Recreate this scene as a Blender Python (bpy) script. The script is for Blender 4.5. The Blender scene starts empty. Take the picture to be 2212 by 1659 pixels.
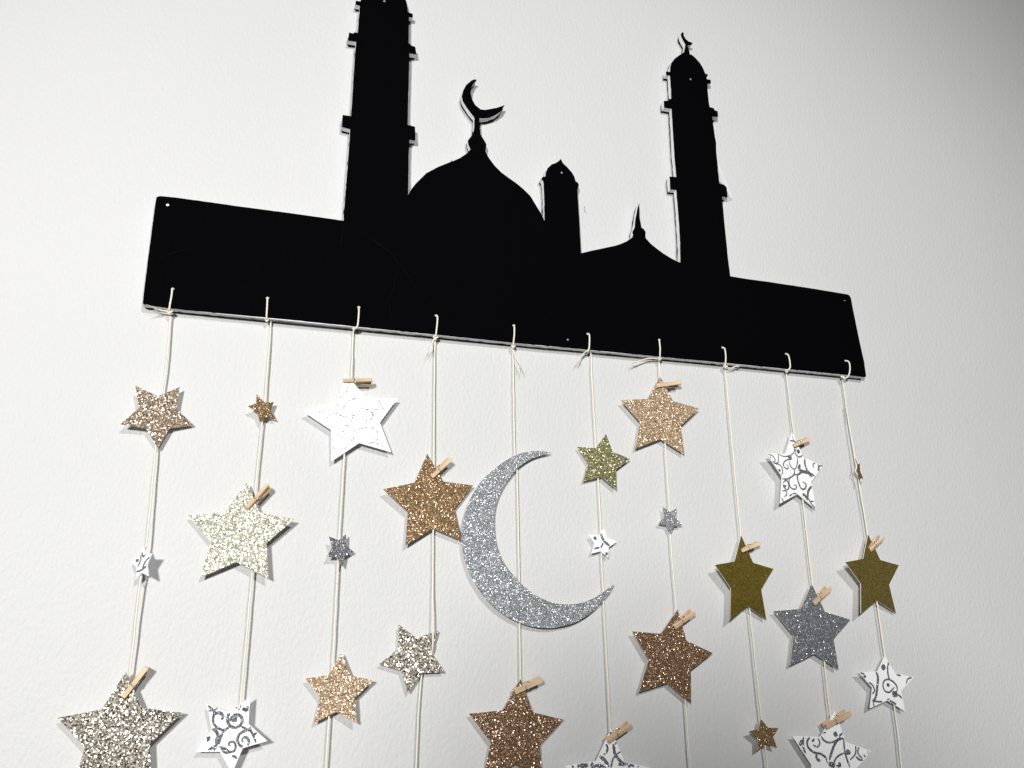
import bpy, bmesh, math, random
from mathutils import Vector, Matrix, noise
from mathutils.geometry import tessellate_polygon

random.seed(11)
scene = bpy.context.scene
COL = scene.collection
U = 0.0015            # metres per table unit; x right, y depth (minus = towards the room), z above the lens height
H0 = 1.5              # lens height above the floor

def P(x, y, z):
    return Vector((x * U, y * U, H0 + z * U))

# ------------------------------------------------------------------ camera
cam_d = bpy.data.cameras.new('camera')
cam = bpy.data.objects.new('camera', cam_d)
COL.objects.link(cam)
AX = [[0.952758, -0.079212, -0.293218], [-0.303268, -0.301278, -0.904024], [-0.016731, 0.95024, -0.311068]]
cam.matrix_world = Matrix.Translation(P(0, -471.46, 0)) @ Matrix(AX).to_4x4()
cam_d.sensor_width = 36.0
cam_d.lens = 36.0 * 1720 / 2212
cam_d.clip_start = 0.01
cam_d.clip_end = 50
scene.camera = cam

# ------------------------------------------------------------------ room light
world = bpy.data.worlds.new('World')
scene.world = world
world.use_nodes = True
bg = world.node_tree.nodes['Background']
bg.inputs[0].default_value = (0.93, 0.97, 1.0, 1)
bg.inputs[1].default_value = 0.022

def lamp(name, loc, aim, power, radius, color, cone=None, blend=0.6):
    d = bpy.data.lights.new(name, 'SPOT')
    d.energy = power
    d.shadow_soft_size = radius
    d.color = color
    d.spot_size = math.radians(cone or 120)
    d.spot_blend = blend
    o = bpy.data.objects.new(name, d)
    COL.objects.link(o)
    o.location = loc
    o.rotation_euler = (Vector(aim) - Vector(loc)).to_track_quat('-Z', 'Y').to_euler()
    return o

lamp('ceiling_lamp', (-0.80, -2.15, 1.86), (0.28, 0, 1.72), 218, 0.11, (1.0, 0.992, 0.98), 84, 1.0)
lamp('ceiling_lamp', (0.32, -2.1, 2.45), (0.30, 0, 1.50), 90, 0.05, (1.0, 0.992, 0.98), 74, 1.0)

scene.view_settings.view_transform = 'Standard'
scene.view_settings.look = 'None'
scene.view_settings.exposure = 0.0
scene.view_settings.gamma = 1.0

# ------------------------------------------------------------------ measured tables
BOARD=[(-71.7,190.0),(-71.9,196.2),(-72.2,222.9),(-72.4,257.7),(-72.2,259.6),(-70.4,260.7),(-61.7,261.1),(-23.0,261.0),(4.7,261.2),(38.7,261.0),(38.9,282.1),(39.7,324.6),(39.6,330.7),(34.1,331.2),(34.2,340.6),(39.8,340.8),(39.9,354.1),(40.1,388.6),(40.5,402.8),(35.0,402.4),(35.2,409.1),(38.4,408.9),(38.8,410.3),(41.3,410.1),(41.4,418.7),(41.7,434.6),(38.5,434.6),(38.7,437.9),(42.1,438.1),(42.6,443.6),(44.6,451.5),(49.2,461.2),(54.0,467.9),(55.4,474.8),(53.6,478.6),(51.7,484.5),(53.2,490.4),(54.7,484.3),(58.6,481.2),(63.7,482.7),(60.0,477.8),(59.0,470.5),(64.2,465.6),(69.5,458.5),(73.1,452.1),(75.0,446.3),(75.9,439.7),(76.2,437.8),(79.7,437.1),(79.8,434.2),(77.0,433.8),(77.2,421.9),(77.3,410.7),(79.7,408.8),(82.2,408.4),(83.1,402.3),(78.0,402.1),(78.2,387.9),(78.2,358.7),(78.3,341.8),(83.4,341.3),(84.1,330.6),(79.7,330.3),(79.6,316.9),(79.9,289.1),(79.9,286.7),(81.8,291.5),(85.6,297.5),(85.0,296.6),(91.9,305.8),(99.9,312.2),(109.0,318.1),(109.8,319.7),(110.1,318.6),(115.4,322.2),(120.3,326.9),(123.2,330.8),(121.5,334.7),(121.2,337.8),(123.7,341.8),(125.7,347.0),(126.1,357.8),(122.9,361.8),(119.7,366.2),(117.4,370.1),(116.7,374.1),(117.7,379.1),(119.9,384.3),(123.7,388.9),(125.9,390.5),(127.8,390.5),(125.5,387.2),(123.6,382.4),(123.2,377.4),(124.3,372.6),(126.7,368.4),(130.6,365.6),(134.0,365.9),(137.5,367.4),(142.8,369.7),(148.7,373.2),(146.3,368.0),(141.8,363.4),(136.6,359.9),(132.3,358.3),(129.5,358.0),(129.9,350.3),(130.3,344.6),(133.0,340.3),(134.7,337.3),(134.3,333.4),(133.8,331.4),(136.3,326.5),(140.5,320.8),(145.6,316.1),(152.3,311.7),(159.1,306.8),(151.4,312.4),(157.3,308.7),(161.6,305.5),(166.6,301.0),(169.9,295.3),(174.1,288.5),(176.8,282.6),(176.9,281.8),(177.1,292.9),(177.2,302.2),(177.1,312.6),(176.8,315.0),(175.2,316.3),(176.4,318.1),(178.6,318.8),(179.2,323.0),(180.7,326.4),(183.7,329.8),(186.6,331.4),(188.7,333.0),(191.0,335.8),(191.7,334.5),(192.5,332.5),(195.6,329.8),(199.3,325.8),(201.1,322.6),(201.9,318.8),(203.5,318.3),(204.3,316.4),(203.9,314.4),(203.0,312.0),(203.0,304.7),(203.2,293.4),(203.3,278.5),(203.4,261.1),(211.3,264.1),(221.3,267.7),(230.6,271.0),(235.3,273.2),(239.6,275.7),(244.5,279.8),(245.3,282.0),(245.0,284.4),(247.0,288.2),(248.4,295.8),(250.3,303.8),(252.1,309.0),(252.0,305.1),(251.5,297.3),(252.2,292.6),(252.4,289.0),(254.6,287.7),(255.6,285.5),(255.0,281.1),(258.7,277.0),(263.1,273.7),(268.5,270.3),(274.8,267.1),(279.9,265.1),(282.4,264.6),(283.7,281.1),(284.2,294.7),(284.5,310.4),(284.6,326.2),(279.5,325.7),(279.8,336.9),(285.7,337.5),(285.7,356.2),(286.3,373.8),(287.1,399.8),(280.5,399.5),(280.8,405.7),(284.7,406.8),(285.3,408.5),(287.7,409.2),(288.2,418.5),(288.5,431.9),(285.0,431.3),(285.2,434.8),(288.8,435.1),(289.5,440.0),(291.1,444.9),(294.1,449.5),(298.7,453.8),(303.5,458.0),(304.8,462.0),(305.8,466.6),(304.4,469.4),(302.8,472.9),(302.3,475.7),(303.4,477.9),(305.0,478.5),(304.9,474.8),(306.3,472.2),(308.8,470.2),(312.7,469.8),(311.8,467.9),(309.5,466.9),(307.6,466.4),(307.6,463.8),(308.6,460.6),(308.8,457.4),(310.7,457.1),(313.7,454.9),(317.6,450.6),(319.8,446.6),(321.4,441.2),(324.1,440.7),(322.2,437.7),(322.5,435.9),(325.9,436.0),(325.9,432.8),(322.2,431.5),(322.0,426.1),(321.8,414.8),(322.0,408.8),(325.9,408.5),(326.1,406.9),(329.2,406.2),(329.0,400.9),(323.5,400.3),(323.6,392.1),(323.9,380.2),(324.4,375.5),(323.5,367.3),(323.5,355.7),(323.2,349.3),(323.2,338.5),(327.3,337.9),(329.4,336.2),(329.2,327.3),(324.3,327.3),(324.1,318.9),(323.7,304.8),(323.6,290.9),(323.3,275.2),(323.6,259.0),(336.1,258.6),(356.4,258.6),(368.7,258.4),(387.5,258.2),(414.1,257.5),(428.4,257.1),(430.5,256.4),(431.7,254.3),(431.9,244.4),(432.9,223.1),(434.3,201.4),(434.0,190.1),(433.0,188.8),(418.2,189.1),(316.9,189.2),(260.5,188.9),(222.4,188.9),(179.3,188.7),(153.3,188.5),(112.0,188.7),(50.9,188.9),(16.4,189.1),(-17.0,188.9),(-49.0,188.6),(-61.5,188.9),(-70.5,189.4)]
STRINGS={
1:([(-57.0,-4.2,201.0),(-57.0,-7.4,201.0),(-57.0,-7.9,196.2),(-57.2,-7.9,191.0),(-57.4,-6.6,187.4)],
 [(-56.7,-3.2,186.0),(-55.7,-4.0,153.4),(-56.1,-4.2,137.7),(-56.1,-4.2,122.1),(-55.7,-4.5,106.9),(-54.1,-6.5,53.1),(-54.7,-7.5,47.8),(-54.6,-7.5,38.8),(-54.8,-6.5,31.4),(-54.5,-5.0,-9.9),(-54.6,-4.5,-41.8),(-54.0,-4.0,-66.6)],
 [(-57.8,-4.5,186.8),(-59.3,-5.2,187.4),(-61.4,-5.9,187.2),(-62.9,-6.6,187.5)]),
2:([(-3.8,-4.2,201.6),(-3.8,-7.4,201.6),(-3.6,-8.0,194.4),(-3.4,-6.6,188.0)],
 [(-0.8,-2.6,189.2),(-0.4,-3.5,157.2),(-0.4,-4.0,137.9),(-0.9,-4.2,123.1),(-1.3,-4.5,83.9),(0.2,-4.6,76.8),(0.5,-5.0,37.9),(0.0,-6.0,-26.0),(-0.4,-6.0,-44.3),(-0.6,-5.0,-70.0)],
 []),
3:([(50.9,-4.2,201.9),(50.9,-7.4,201.9),(50.9,-7.9,194.5),(50.4,-7.9,188.4),(49.0,-6.6,187.4)],
 [(48.7,-2.8,188.3),(48.7,-3.3,161.7),(48.7,-3.3,170.9),(48.7,-4.0,156.0),(47.6,-4.0,133.6),(46.8,-4.2,109.0),(46.1,-4.5,58.6),(46.2,-4.5,46.2),(46.1,-4.5,34.1),(46.2,-4.5,38.3),(46.1,-5.0,-7.7),(45.6,-5.0,-34.8),(45.2,-5.0,-59.7),(45.1,-5.0,-72.9)],
 []),
4:([(100.3,-4.2,201.9),(100.3,-7.4,201.9),(100.9,-7.9,200.9),(100.5,-7.9,193.6),(100.1,-6.6,187.6)],
 [(100.6,-3.0,186.6),(100.4,-3.5,166.2),(100.7,-4.0,105.8),(100.9,-4.0,66.3),(101.0,-4.0,38.8),(101.0,-6.8,7.8),(100.9,-7.0,0.3),(100.9,-5.0,-3.1),(98.3,-2.6,-8.3),(95.6,-3.2,-15.0),(93.2,-4.0,-62.5),(93.4,-4.0,-76.2)],
 [(100.4,-4.5,187.4),(98.7,-5.2,185.0),(97.6,-5.9,181.4)]),
5:([(152.7,-4.2,200.7),(152.7,-7.4,200.7),(152.4,-8.0,193.5),(152.1,-6.6,186.9)],
 [(152.9,-3.0,185.4),(152.9,-3.2,171.0),(153.0,-3.2,113.9),(154.2,-3.2,104.4),(154.2,-3.2,35.0),(154.0,-3.2,11.9),(153.8,-3.6,-19.0),(154.1,-3.6,-51.9),(154.0,-3.6,-80.3)],
 [(152.8,-4.5,184.6),(154.0,-5.2,179.2),(156.3,-5.9,174.7)]),
6:([(205.6,-4.2,200.3),(205.6,-7.4,200.3),(206.2,-8.0,199.1),(205.6,-7.9,189.8),(204.4,-8.0,187.6),(203.2,-6.6,187.1)],
 [(208.8,-2.6,188.8),(208.6,-3.2,176.0),(209.0,-3.2,123.9),(209.4,-3.2,102.0),(209.5,-3.4,68.8),(209.0,-3.4,54.4),(209.1,-3.0,33.2),(208.9,-3.0,23.7),(209.0,-3.6,-47.5),(209.0,-3.6,-83.9)],
 [(204.1,-4.5,187.8),(201.6,-5.2,185.5),(199.3,-5.9,182.4)]),
7:([(259.9,-4.2,201.5),(259.9,-7.4,201.5),(259.3,-7.9,200.4),(259.4,-7.9,194.3),(259.3,-6.6,187.8)],
 [(260.5,-3.2,187.8),(260.0,-3.8,175.3),(259.8,-3.8,152.9),(259.9,-3.6,128.4),(259.5,-3.6,84.5),(258.4,-3.6,67.0),(258.6,-3.6,22.0),(258.1,-3.8,18.7),(258.8,-3.8,-9.1),(259.8,-3.8,-33.3),(259.6,-3.8,-71.9),(260.2,-3.8,-87.2)],
 [(259.6,-4.5,188.0),(254.2,-5.2,187.8),(248.4,-5.9,186.5),(242.1,-6.6,183.8)]),
8:([(310.5,-4.2,200.7),(310.5,-7.4,200.7),(311.5,-7.9,199.9),(311.7,-7.9,193.3),(311.3,-6.6,186.9)],
 [(313.2,-3.2,186.5),(312.3,-3.8,147.2),(311.1,-4.4,67.0),(311.3,-4.4,38.0),(311.8,-4.4,21.4),(311.7,-4.8,-47.2),(312.2,-4.8,-62.4),(312.4,-4.5,-74.8),(311.1,-4.5,-90.4)],
 [(313.1,-4.5,186.8),(316.9,-5.2,186.2),(320.3,-5.9,187.7)]),
9:([(364.2,-4.2,201.0),(364.2,-7.4,201.0),(365.5,-7.9,199.3),(365.7,-7.9,191.2),(364.7,-7.9,189.0),(363.0,-6.6,187.8)],
 [(365.3,-3.2,188.0),(364.5,-3.6,150.8),(364.1,-4.2,142.2),(363.1,-4.4,118.4),(364.2,-4.2,94.5),(363.2,-4.2,35.3),(363.4,-4.2,10.8),(364.4,-4.2,-12.6),(363.5,-4.6,-47.2),(364.4,-4.6,-75.4),(364.8,-4.5,-93.9)],
 []),
10:([(417.2,-4.2,200.5),(417.2,-7.4,200.5),(418.9,-8.0,199.7),(419.6,-7.9,197.0),(418.5,-7.9,191.3),(416.0,-7.9,187.4),(412.8,-7.9,186.0),(412.2,-6.6,187.2)],
 [(414.9,-3.2,188.1),(414.0,-4.0,154.1),(413.3,-4.6,164.9),(412.8,-6.0,124.9),(411.8,-7.5,119.4),(411.0,-8.0,117.4),(409.8,-8.0,114.9),(411.1,-7.5,113.2),(413.2,-6.0,111.1),(414.0,-5.0,105.5),(414.4,-5.0,70.2),(412.3,-4.6,41.3),(414.1,-4.4,24.6),(413.8,-4.4,-10.7),(414.6,-4.4,-26.9),(415.3,-4.4,-42.2),(413.5,-4.4,-80.6),(412.1,-4.4,-97.0)],
 []),}
MARKS={'hole':(-65.7,255.5),'n1':(191.3,324.1),'n2':(307.0,432.2),'n3':(58.9,442.9),'n4':(190.7,194.4),'n5':(425.2,251.2)}
CREASES=[[(41.1,261.8),(46.0,258.8),(52.1,253.9),(58.2,249.4),(63.6,246.4),(56.3,251.2),(65.5,245.4),(71.7,240.0),(77.1,232.9),(81.0,228.1),(84.9,222.4),(89.6,217.3),(97.3,210.5),(101.5,206.9)],[(75.6,232.3),(73.2,224.6),(71.6,215.4),(69.6,208.8),(70.6,201.7),(72.1,194.8)],[(-67.5,219.8),(-63.2,221.5),(-57.9,224.9),(-53.0,227.5),(-49.4,230.0)],[(38.7,260.6),(38.7,256.9),(37.8,246.8),(37.4,240.1)]]
STARS={
'1a':((-56.5,-6.2,125.2),-8,-4,[(-13.1,14.6),(-1.1,10.0),(9.5,16.7),(9.1,3.9),(19.1,-4.4),(6.8,-7.5),(2.3,-19.3),(-4.9,-8.6),(-17.9,-7.6),(-9.9,2.2)],[]),
'1b':((-54.6,-9.5,43.6),42,0,[(-0.7,8.9),(1.8,4.3),(6.3,4.7),(3.7,-0.7),(5.3,-6.8),(0.6,-4.9),(-3.5,-8.5),(-3.5,-2.2),(-7.3,1.6),(-2.6,3.4)],[(0.8,[(-0.9,8.8),(-1.4,6.3),(0.3,3.4),(1.7,4.4)]),(0.7,[(-2.1,5.0),(-1.3,1.8),(-3.0,-1.9)]),(1.8,[(-3.9,3.1),(-3.7,0.8)]),(0.8,[(5.0,2.9),(2.7,1.2),(1.3,-1.0),(0.7,-3.6)]),(0.8,[(-3.4,-4.3),(0.4,-3.4),(3.5,-1.5)])]),
'1c':((-55.7,-7.0,-39.2),0,0,[(-0.4,29.4),(8.9,12.3),(28.3,9.3),(14.6,-4.6),(17.5,-23.9),(0.1,-15.2),(-17.3,-24.0),(-14.4,-4.7),(-28.1,9.2),(-9.1,12.3)],[]),
'2a':((-1.1,-6.5,132.1),-14,-5,[(-4.4,8.1),(0.4,4.1),(5.8,4.9),(4.4,-0.2),(8.0,-5.5),(2.3,-4.3),(-0.9,-8.0),(-3.0,-2.4),(-8.5,0.5),(-4.1,2.7)],[]),
'2b':((-7.5,-6.6,60.1),4,0,[(1.0,28.6),(9.3,11.9),(28.1,8.8),(14.3,-4.7),(16.7,-23.7),(-0.5,-15.0),(-18.2,-23.3),(-14.6,-4.4),(-27.6,9.6),(-8.5,12.2)],[]),
'2c':((-3.6,-8.4,-40.3),6,0,[(8.2,16.9),(8.4,4.0),(18.3,-4.4),(6.6,-7.3),(2.4,-18.5),(-4.3,-8.5),(-16.0,-8.2),(-9.2,1.9),(-12.8,14.2),(-1.5,9.9)],[(1.0,[(-12.6,13.9),(-10.2,11.7),(-8.8,10.3),(-9.0,8.2),(-9.0,6.1),(-7.6,3.6),(-5.3,2.0),(-3.2,1.6),(-1.1,2.7)]),(0.8,[(-11.7,10.7),(-8.4,11.3),(-7.0,12.0)]),(1.8,[(-10.6,11.6),(-10.0,11.2)]),(1.2,[(-9.0,8.7),(-7.7,9.6),(-5.7,9.5),(-4.3,8.0),(-5.0,6.3)]),(1.2,[(-9.5,2.1),(-7.8,1.7),(-6.2,-0.2),(-5.7,-2.3),(-5.8,-5.1)]),(2.2,[(-6.0,-1.6),(-5.7,-5.2)]),(1.2,[(2.4,12.1),(-0.7,10.0),(-2.1,7.6),(-1.3,4.4),(1.1,2.6),(3.9,3.1),(5.2,4.9),(4.6,7.4),(2.7,8.5),(0.6,7.9),(0.1,5.5)]),(3.0,[(1.1,7.9),(0.6,5.1)]),(2.4,[(2.4,12.4),(3.9,11.7)]),(3.2,[(5.0,13.8),(7.2,15.8)]),(1.5,[(4.7,11.3),(6.9,10.5),(8.2,8.3)]),(1.0,[(6.5,11.6),(7.9,12.0)]),(1.0,[(-0.4,3.4),(-3.1,1.0),(-4.6,-2.0),(-5.0,-5.1)]),(0.9,[(4.6,3.2),(7.3,1.7),(9.5,0.9),(10.8,-0.9),(11.6,-2.3),(12.9,-5.1)]),(0.9,[(9.3,2.7),(9.9,0.2)]),(0.9,[(11.2,-1.6),(12.9,-0.2)]),(1.1,[(9.6,0.6),(7.0,0.7),(4.6,-0.6),(3.7,-3.0),(4.6,-5.5),(6.5,-6.6),(8.6,-6.0),(9.2,-3.9),(8.0,-2.5),(6.5,-2.4),(5.6,-4.1)]),(2.0,[(6.0,-4.1),(6.6,-4.3)]),(0.9,[(-5.3,-6.1),(-2.7,-6.9),(0.6,-8.8),(2.4,-8.5),(3.1,-6.5),(2.0,-4.3),(0.2,-4.3),(-0.4,-5.6),(0.9,-5.7)]),(1.0,[(-10.4,-8.3),(-8.5,-6.7),(-5.7,-5.4)]),(0.8,[(-7.9,-8.4),(-6.3,-6.4)]),(0.9,[(-4.1,-7.2),(-1.8,-9.0),(0.7,-9.1)]),(0.9,[(1.5,-10.5),(3.4,-11.3),(4.2,-13.0),(4.0,-14.4)]),(4.0,[(1.7,-14.3),(3.1,-16.0)]),(1.5,[(-12.4,-2.8),(-10.6,-2.5),(-10.6,-0.8)]),(0.7,[(-14.8,-5.4),(-15.0,-6.6)]),(2.0,[(16.8,-3.9),(17.8,-4.3)])]),
'3a':((51.4,-6.4,129.7),0,-2,[(-6.6,28.2),(6.0,13.6),(25.4,14.7),(15.3,-1.3),(22.7,-18.9),(3.5,-14.4),(-11.9,-26.3),(-13.2,-7.6),(-29.7,2.4),(-11.5,9.7)],[(0.9,[(-4.4,22.9),(-5.7,15.9),(-8.0,13.6),(-10.7,12.5)]),(0.9,[(-4.0,16.0),(-8.0,13.6),(-10.4,7.7),(-9.5,2.7),(-5.3,1.3),(0.1,2.3),(4.0,6.6),(4.1,11.6),(0.9,14.3)]),(0.9,[(-6.2,5.1),(-6.3,8.0),(-3.8,11.0),(-0.4,12.7),(2.3,14.4)]),(0.8,[(-21.1,5.5),(-22.3,3.2),(-20.3,3.0),(-17.0,4.3)]),(0.8,[(-17.3,-2.0),(-14.8,1.3),(-10.1,2.7),(-5.9,0.2)]),(0.8,[(-9.8,-4.3),(-5.7,-4.4),(-1.6,-5.2),(1.0,-8.6),(0.1,-12.1),(-3.8,-15.2)]),(1.0,[(-6.7,-10.5),(-5.5,-8.3),(-7.5,-8.1),(-9.4,-10.6),(-8.0,-11.9)]),(0.8,[(-0.1,-7.9),(3.9,-5.6),(9.3,-4.5),(13.6,-6.4),(14.5,-11.3),(11.0,-11.5),(10.2,-8.7)]),(0.8,[(-1.7,-2.4),(-0.6,1.9),(3.4,5.1),(8.9,6.6),(15.1,7.0)]),(1.0,[(5.1,-1.2),(7.1,-0.7),(3.8,-2.7)]),(1.0,[(6.3,2.4),(8.9,5.5),(11.1,3.5),(9.2,-0.2)]),(0.9,[(13.5,13.0),(15.7,9.6),(17.6,7.5)]),(1.4,[(19.1,14.2),(21.2,13.3)]),(0.9,[(-12.3,-12.9),(-11.7,-17.7),(-7.7,-18.5),(-3.7,-17.3),(0.2,-13.5)]),(0.9,[(-3.2,-13.1),(0.0,-10.8),(1.3,-7.9)]),(0.9,[(18.1,-16.0),(12.5,-13.5),(9.1,-14.4)])]),
'3b':((46.5,-6.8,52.9),-12,-3,[(3.1,8.6),(3.6,2.4),(8.2,-1.1),(3.4,-3.5),(2.3,-9.7),(-1.5,-4.5),(-7.1,-4.5),(-4.4,0.7),(-6.6,6.8),(-1.1,4.9)],[]),
'3c':((49.5,-7.0,-22.3),4,0,[(0.6,19.6),(6.0,7.9),(18.4,5.2),(9.1,-3.6),(10.4,-16.4),(-0.4,-10.1),(-11.7,-15.3),(-9.3,-2.7),(-17.6,6.9),(-5.4,8.4)],[]),
'4a':((98.6,-6.2,81.3),-3,-2,[(-3.0,29.3),(7.5,13.0),(26.6,11.7),(14.7,-3.3),(19.6,-22.0),(1.7,-15.1),(-14.4,-25.6),(-13.7,-6.0),(-28.8,6.6),(-10.1,11.4)],[]),
'4b':((90.6,-5.0,-5.5),0,0,[(-9.1,17.3),(1.5,9.9),(13.7,13.9),(9.9,1.7),(17.5,-8.6),(4.7,-8.8),(-2.8,-19.0),(-7.0,-7.2),(-19.3,-3.6),(-9.0,4.4)],[]),
'5b':((150.0,-5.4,-48.4),0,0,[(3.0,29.3),(10.2,11.4),(29.1,6.6),(14.0,-6.1),(15.1,-25.6),(-1.5,-15.2),(-19.7,-22.2),(-15.0,-3.3),(-27.4,12.0),(-7.8,13.1)],[]),
'6a':((212.6,-4.8,112.2),2,0,[(3.3,18.9),(7.3,7.0),(19.7,3.0),(9.0,-4.7),(8.6,-17.8),(-1.8,-9.9),(-14.3,-13.4),(-10.1,-1.3),(-17.3,9.3),(-4.4,9.0)],[]),
'6b':((209.0,-5.0,59.8),0,0,[(2.1,9.3),(3.9,3.3),(10.2,1.2),(4.5,-2.5),(4.0,-9.0),(-1.1,-5.0),(-7.6,-6.6),(-5.2,-0.5),(-8.7,5.1),(-2.1,4.6)],[(1.5,[(-5.4,3.9),(-3.7,2.2)]),(1.3,[(-0.5,6.0),(1.3,1.7),(5.4,-1.8)]),(1.0,[(-5.9,-3.6),(-1.8,-2.7)]),(1.6,[(2.0,-6.2),(4.0,-7.0)]),(0.8,[(0.9,0.2),(-1.0,-3.0)])]),
'6c':((206.0,-5.6,-77.5),0,0,[(2.5,29.6),(10.0,11.6),(28.9,6.8),(14.1,-5.9),(15.4,-25.4),(-1.3,-15.2),(-19.4,-22.5),(-14.9,-3.5),(-27.4,11.5),(-7.9,13.1)],[(1.0,[(1.4,27.5),(3.4,26.8)]),(1.0,[(-1.3,21.5),(-0.3,19.9),(-1.0,17.5),(-3.1,16.0)]),(1.5,[(-5.7,15.3),(-3.6,14.0),(-1.5,11.7),(0.2,9.5)]),(1.4,[(3.2,21.5),(3.8,18.7),(3.9,16.6),(5.5,14.1),(7.6,11.8),(9.7,10.5),(12.2,10.4)]),(0.8,[(5.3,22.4),(4.5,20.9)]),(0.7,[(7.7,17.0),(5.3,15.9)]),(0.9,[(4.5,15.3),(2.7,13.3),(1.7,10.9),(1.2,8.9)]),(1.3,[(-7.6,13.0),(-10.2,11.9),(-11.3,10.2)]),(1.8,[(-11.6,12.3),(-14.5,10.9),(-18.4,11.1)]),(1.0,[(-18.7,12.1),(-19.5,10.0)]),(1.0,[(-23.3,11.4),(-22.0,10.2)]),(2.5,[(-7.2,9.3),(-4.9,9.1)]),(1.4,[(6.0,9.8),(7.5,10.6),(9.3,9.6)]),(1.0,[(11.8,8.6),(14.0,9.6),(15.8,8.6)]),(1.0,[(17.4,9.8),(18.6,8.2)]),(1.0,[(23.4,8.4),(24.3,7.5)]),(1.2,[(-11.7,8.7),(-9.5,10.1),(-5.9,10.5),(-3.1,9.4),(-1.8,7.5)])]),
'7a':((256.7,-6.0,145.2),0,-2,[(1.9,29.3),(10.2,12.0),(30.3,8.3),(15.0,-5.1),(16.7,-24.5),(-1.1,-15.1),(-20.1,-23.0),(-15.6,-4.2),(-28.8,9.8),(-8.6,12.4)],[]),
'7b':((258.4,-5.0,76.1),0,0,[(5.4,7.5),(4.4,1.2),(8.4,-3.6),(2.5,-4.1),(-0.4,-9.3),(-2.9,-3.9),(-8.7,-2.9),(-4.3,1.7),(-4.7,8.3),(0.2,5.0)],[]),
'7c':((251.1,-5.8,-9.2),0,-1,[(7.3,28.5),(11.6,9.7),(29.3,2.1),(13.0,-7.9),(11.8,-27.1),(-3.6,-14.7),(-23.0,-19.2),(-15.4,-1.1),(-25.4,15.7),(-5.7,14.1)],[]),
'8a':((309.1,-6.9,36.8),-10,0,[(0.7,29.6),(8.4,12.2),(25.6,8.7),(12.8,-4.9),(14.7,-24.1),(-0.5,-15.3),(-16.4,-24.1),(-13.1,-4.5),(-24.6,9.9),(-7.6,12.6)],[]),
'8b':((311.5,-6.6,-56.1),-5,0,[(-1.4,9.5),(3.1,4.2),(11.1,3.6),(6.2,-1.3),(8.4,-7.6),(0.6,-5.0),(-6.4,-8.3),(-5.7,-1.8),(-11.6,2.8),(-4.2,3.9)],[]),
'9a':((359.6,-7.0,111.7),-9,0,[(1.9,29.6),(9.4,11.6),(27.6,7.0),(13.5,-5.7),(14.8,-24.9),(-1.1,-15.2),(-18.3,-22.9),(-14.1,-3.7),(-25.9,11.3),(-7.7,13.0)],[(0.6,[(1.4,27.1),(3.1,20.5),(3.1,17.1),(-3.4,11.9),(-6.2,11.1),(-10.6,10.8),(-15.3,12.2)]),(0.9,[(-1.5,23.0),(2.4,23.0),(6.1,21.6)]),(0.8,[(1.7,18.7),(1.5,14.4),(4.4,11.7),(7.3,12.4),(8.9,14.1)]),(2.2,[(4.1,16.8),(5.1,15.4),(5.8,14.4)]),(1.2,[(10.4,11.0),(9.6,6.7),(11.5,1.9),(17.7,-1.4)]),(0.6,[(-24.6,10.8),(-21.0,10.3),(-18.7,7.7),(-19.6,5.5)]),(0.6,[(-23.2,9.7),(-22.1,6.5),(-19.5,5.9)]),(0.6,[(-15.3,12.2),(-15.2,9.6),(-16.3,5.8),(-21.3,5.0)]),(0.7,[(-7.3,11.1),(-3.4,11.5),(-3.0,9.4),(-6.6,8.7),(-10.2,6.7),(-11.3,3.8),(-8.3,1.9),(-6.9,3.7),(-8.3,5.2)]),(0.7,[(3.2,11.2),(2.4,7.0),(-0.5,2.6),(-3.7,3.1),(-5.0,5.5),(-5.7,7.9)]),(1.4,[(-6.1,11.7),(-3.3,9.0)]),(0.7,[(-19.3,4.3),(-16.0,4.6),(-13.1,2.4),(-13.2,-1.3),(-14.5,-2.8)]),(1.3,[(-16.0,1.3),(-15.1,-1.7)]),(0.8,[(-1.7,2.5),(-1.5,0.0),(-3.6,-2.6),(-8.9,-5.1),(-14.2,-5.7)]),(1.9,[(4.7,6.3),(3.4,2.9),(5.3,1.4),(11.9,0.6),(14.7,-2.2)]),(1.2,[(0.9,-1.6),(5.2,0.5)]),(0.9,[(-3.0,-2.2),(0.4,-1.7),(0.5,-4.0),(1.1,-7.2),(3.1,-11.2),(6.5,-10.9),(8.0,-8.3),(6.6,-6.8),(5.0,-6.5)]),(0.8,[(-3.6,-2.6),(-7.3,-5.0),(-7.6,-10.3),(-4.2,-12.1),(-1.4,-10.7),(-2.0,-9.1),(-3.7,-9.6)]),(0.8,[(-13.8,-8.3),(-10.2,-6.4),(-8.6,-9.5),(-10.2,-12.9),(-13.2,-11.5),(-13.9,-9.1)]),(1.8,[(-12.6,-9.7),(-11.9,-11.4)]),(0.7,[(-15.3,-14.0),(-11.5,-14.2),(-12.2,-17.9)]),(2.2,[(-13.7,-17.3),(-13.2,-17.8)]),(0.7,[(-16.6,-18.9),(-13.9,-22.0),(-10.3,-19.3)]),(0.7,[(-9.4,-17.3),(-5.3,-15.4),(-1.9,-14.8)]),(0.8,[(18.3,4.9),(17.3,5.7),(18.3,7.9),(21.8,8.2),(22.8,4.4),(21.3,2.6)]),(0.8,[(27.2,6.9),(23.1,6.2),(21.4,3.1)]),(1.4,[(13.3,-8.8),(9.5,-12.4),(8.1,-17.4)]),(1.6,[(3.6,-14.8),(6.5,-16.6),(8.3,-19.0)]),(0.8,[(8.6,-17.3),(10.8,-20.9),(14.6,-24.3)]),(0.7,[(9.3,-19.7),(13.8,-19.5)])]),
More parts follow.
